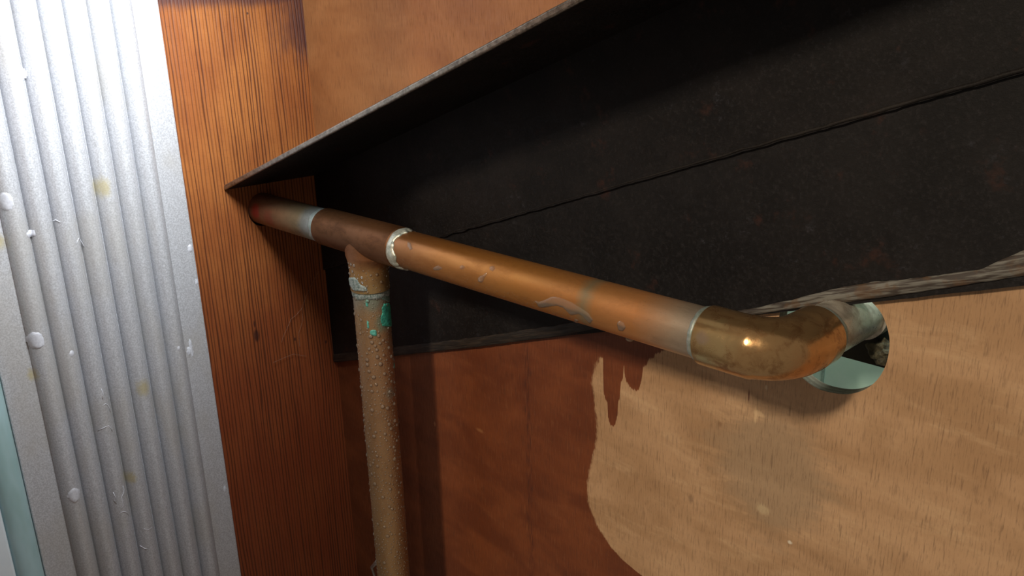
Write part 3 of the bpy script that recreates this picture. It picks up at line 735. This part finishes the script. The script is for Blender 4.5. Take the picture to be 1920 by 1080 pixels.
def gen_drop():
    z = random.uniform(-330, -36); a = random.uniform(-math.pi, math.pi); d = Vector((math.cos(a), math.sin(a), 0))
    return Vector((DROP_X, 0, z))+d*R_PIPE, d, (a*R_PIPE, z)
def size_drop(p, nr):
    u_ = random.random(); low = max(0, min(1, (-p.z-150)/70))
    big = (0.16*(1-low)+0.02)
    if u_ < big: return random.uniform(1.0, 1.45)
    if u_ < 0.45: return random.uniform(0.5, 0.85)
    return random.uniform(0.25, 0.45)
dew('condensation', drop, gen_drop, 20000, 0, 0, size_drop, 0.38)
def gen_neck():
    z = random.uniform(BZ+1, -14); a = random.uniform(-math.pi, math.pi); d = Vector((math.cos(a), math.sin(a), 0))
    return Vector((DROP_X, 0, z))+d*RT, d, (a*RT, z)
dew('condensation', tee, gen_neck, 700, 0, 0, lambda p, n: random.choice((0.35, 0.5, 0.8, 1.0)), 1.0)
def gen_run():
    x = random.uniform(-18, 120); a = random.gauss(math.radians(-128), 0.28); d = Vector((0, math.cos(a), math.sin(a)))
    return Vector((x, 0, 0))+d*R_PIPE, d, (a*R_PIPE, x)
dew('condensation', run, gen_run, 2600, 0, 0, lambda p, n: random.uniform(0.16, 0.36), 0.5)
# a drop hanging under the run
x, t = on_run(1158, 622); v, f = blob((x, -0.5, -R_PIPE+0.1), (0, 0, -1), 2.4, 1.0, 16, 8); mesh_obj('hanging_drop', v, f, WATER, run, smooth=True)

# ------------------------------------------------------------------ small things
# wall clip at the foot of the drop leg
q = on(1, 6, 700, 1062)
clip = empty('pipe_clip', (DROP_X, WALL_Y, q.z), 'small bright metal clip behind the foot of the vertical pipe', 'pipe clip')
CL = mat_plain('zinc_clip', (0.55, 0.53, 0.50), 0.35, 0.8, 0.3, (0.35, 0.33, 0.30))
v = []; f = []; nn_ = 28
for k in range(nn_+1):
    a = math.radians(-40+ (260)*k/nn_)          # wraps the back of the pipe
    for rr, dz in ((11.15, -4), (11.15, 4), (12.2, 4), (12.2, -4)): v.append((DROP_X+rr*math.cos(a), rr*math.sin(a), q.z-40+dz))
for k in range(nn_):
    for i in range(4): f.append((k*4+i, k*4+(i+1) % 4, k*4+4+(i+1) % 4, k*4+4+i))
f += [(0, 1, 2, 3), tuple(nn_*4+i for i in (3, 2, 1, 0))]
bevel(mesh_obj('clip_band', v, f, CL, clip), 0.2)
v, f = tube([(DROP_X, 11.5, q.z-40), (DROP_X, 40, q.z-40), (DROP_X, 43, q.z-40), (DROP_X, 43, q.z-40), (DROP_X, WALL_Y-0.05, q.z-40)], [3, 3, 3, 9, 9], 20); autosmooth(mesh_obj('stand_off', v, f, CL, clip))
e0 = on(1, 0, 697, 1064); e1 = on(1, -4, 707, 1053)
v, f = tube([(DROP_X-11.6, 2, q.z-38), (e0.x-0.5, 0.5, e0.z), e0, e1, e1], [1.1, 1.1, 1.2, 1.4, 0.2], 12); autosmooth(mesh_obj('clip_screw', v, f, CL, clip))

# bar and rubble behind the plywood, seen through the hole
a = on(1, 74, 1584, 668); c = on(1, 74, 1640, 660)
v, f = box(a.x-2, a.x+70, 72, 92, a.z, a.z+13)
bar = bevel(mesh_obj('dark_bar', v, f, mat_plain('dark_bar', (0.014, 0.013, 0.012), 0.7), loc=(a.x, 82, a.z)), 0.8)
bar['label'] = 'black bar behind the plywood, below the silvery pipe end in the hole'; bar['category'] = 'bar'
RUB = mat_plain('mortar', (0.075, 0.065, 0.035), 0.85, 0, 0.5, (0.02, 0.02, 0.013), 0.8, 1.0)
for k, (px, py, rr, lab) in enumerate(((1655, 660, 4.6, 'larger crumb of mossy mortar at the right rim of the hole'), (1643, 654, 2.6, 'smaller pale crumb of mortar beside the larger one in the hole'))):
    cc = on(1, 66, px, py); bm = bmesh.new(); bmesh.ops.create_icosphere(bm, subdivisions=3, radius=1)
    v = [cc + Vector((p.co.x*rr*1.25, p.co.y*rr, p.co.z*rr))*(1+0.55*noise.fractal(p.co*1.7+Vector((k*5, 2, 1)), 1, 2, 3)) for p in bm.verts]; f = [tuple(q_.index for q_ in t_.verts) for t_ in bm.faces]; bm.free()
    o = mesh_obj('mortar_crumb', v, f, RUB, loc=tuple(cc)); o['label'] = lab; o['category'] = 'mortar'; o['group'] = 'mortar crumbs in the hole'

# cobweb threads on the board below the pipe
WEB = mat_plain('cobweb', (0.30, 0.17, 0.12), 0.6)
web = empty('cobweb', tuple(on(0, STUD_X, 560, 620)), 'thin dusty cobweb thread across the board below the copper tee', 'cobweb')
for pts in (((598, 508), (585, 532), (574, 555), (566, 578), (556, 590), (546, 598)), ((566, 578), (568, 600), (560, 625), (562, 650)), ((512, 680), (530, 672), (550, 664), (575, 668)), ((546, 598), (530, 634), (528, 642))):
    path = [on(0, STUD_X+3.0-2.0*i/len(pts), *p) for i, p in enumerate(pts)]
    v, f = tube(path, [0.10]*len(path), 5); mesh_obj('thread', v, f, WEB, web)

for o in list(bpy.data.objects):
    if '_o' in o: del o['_o']
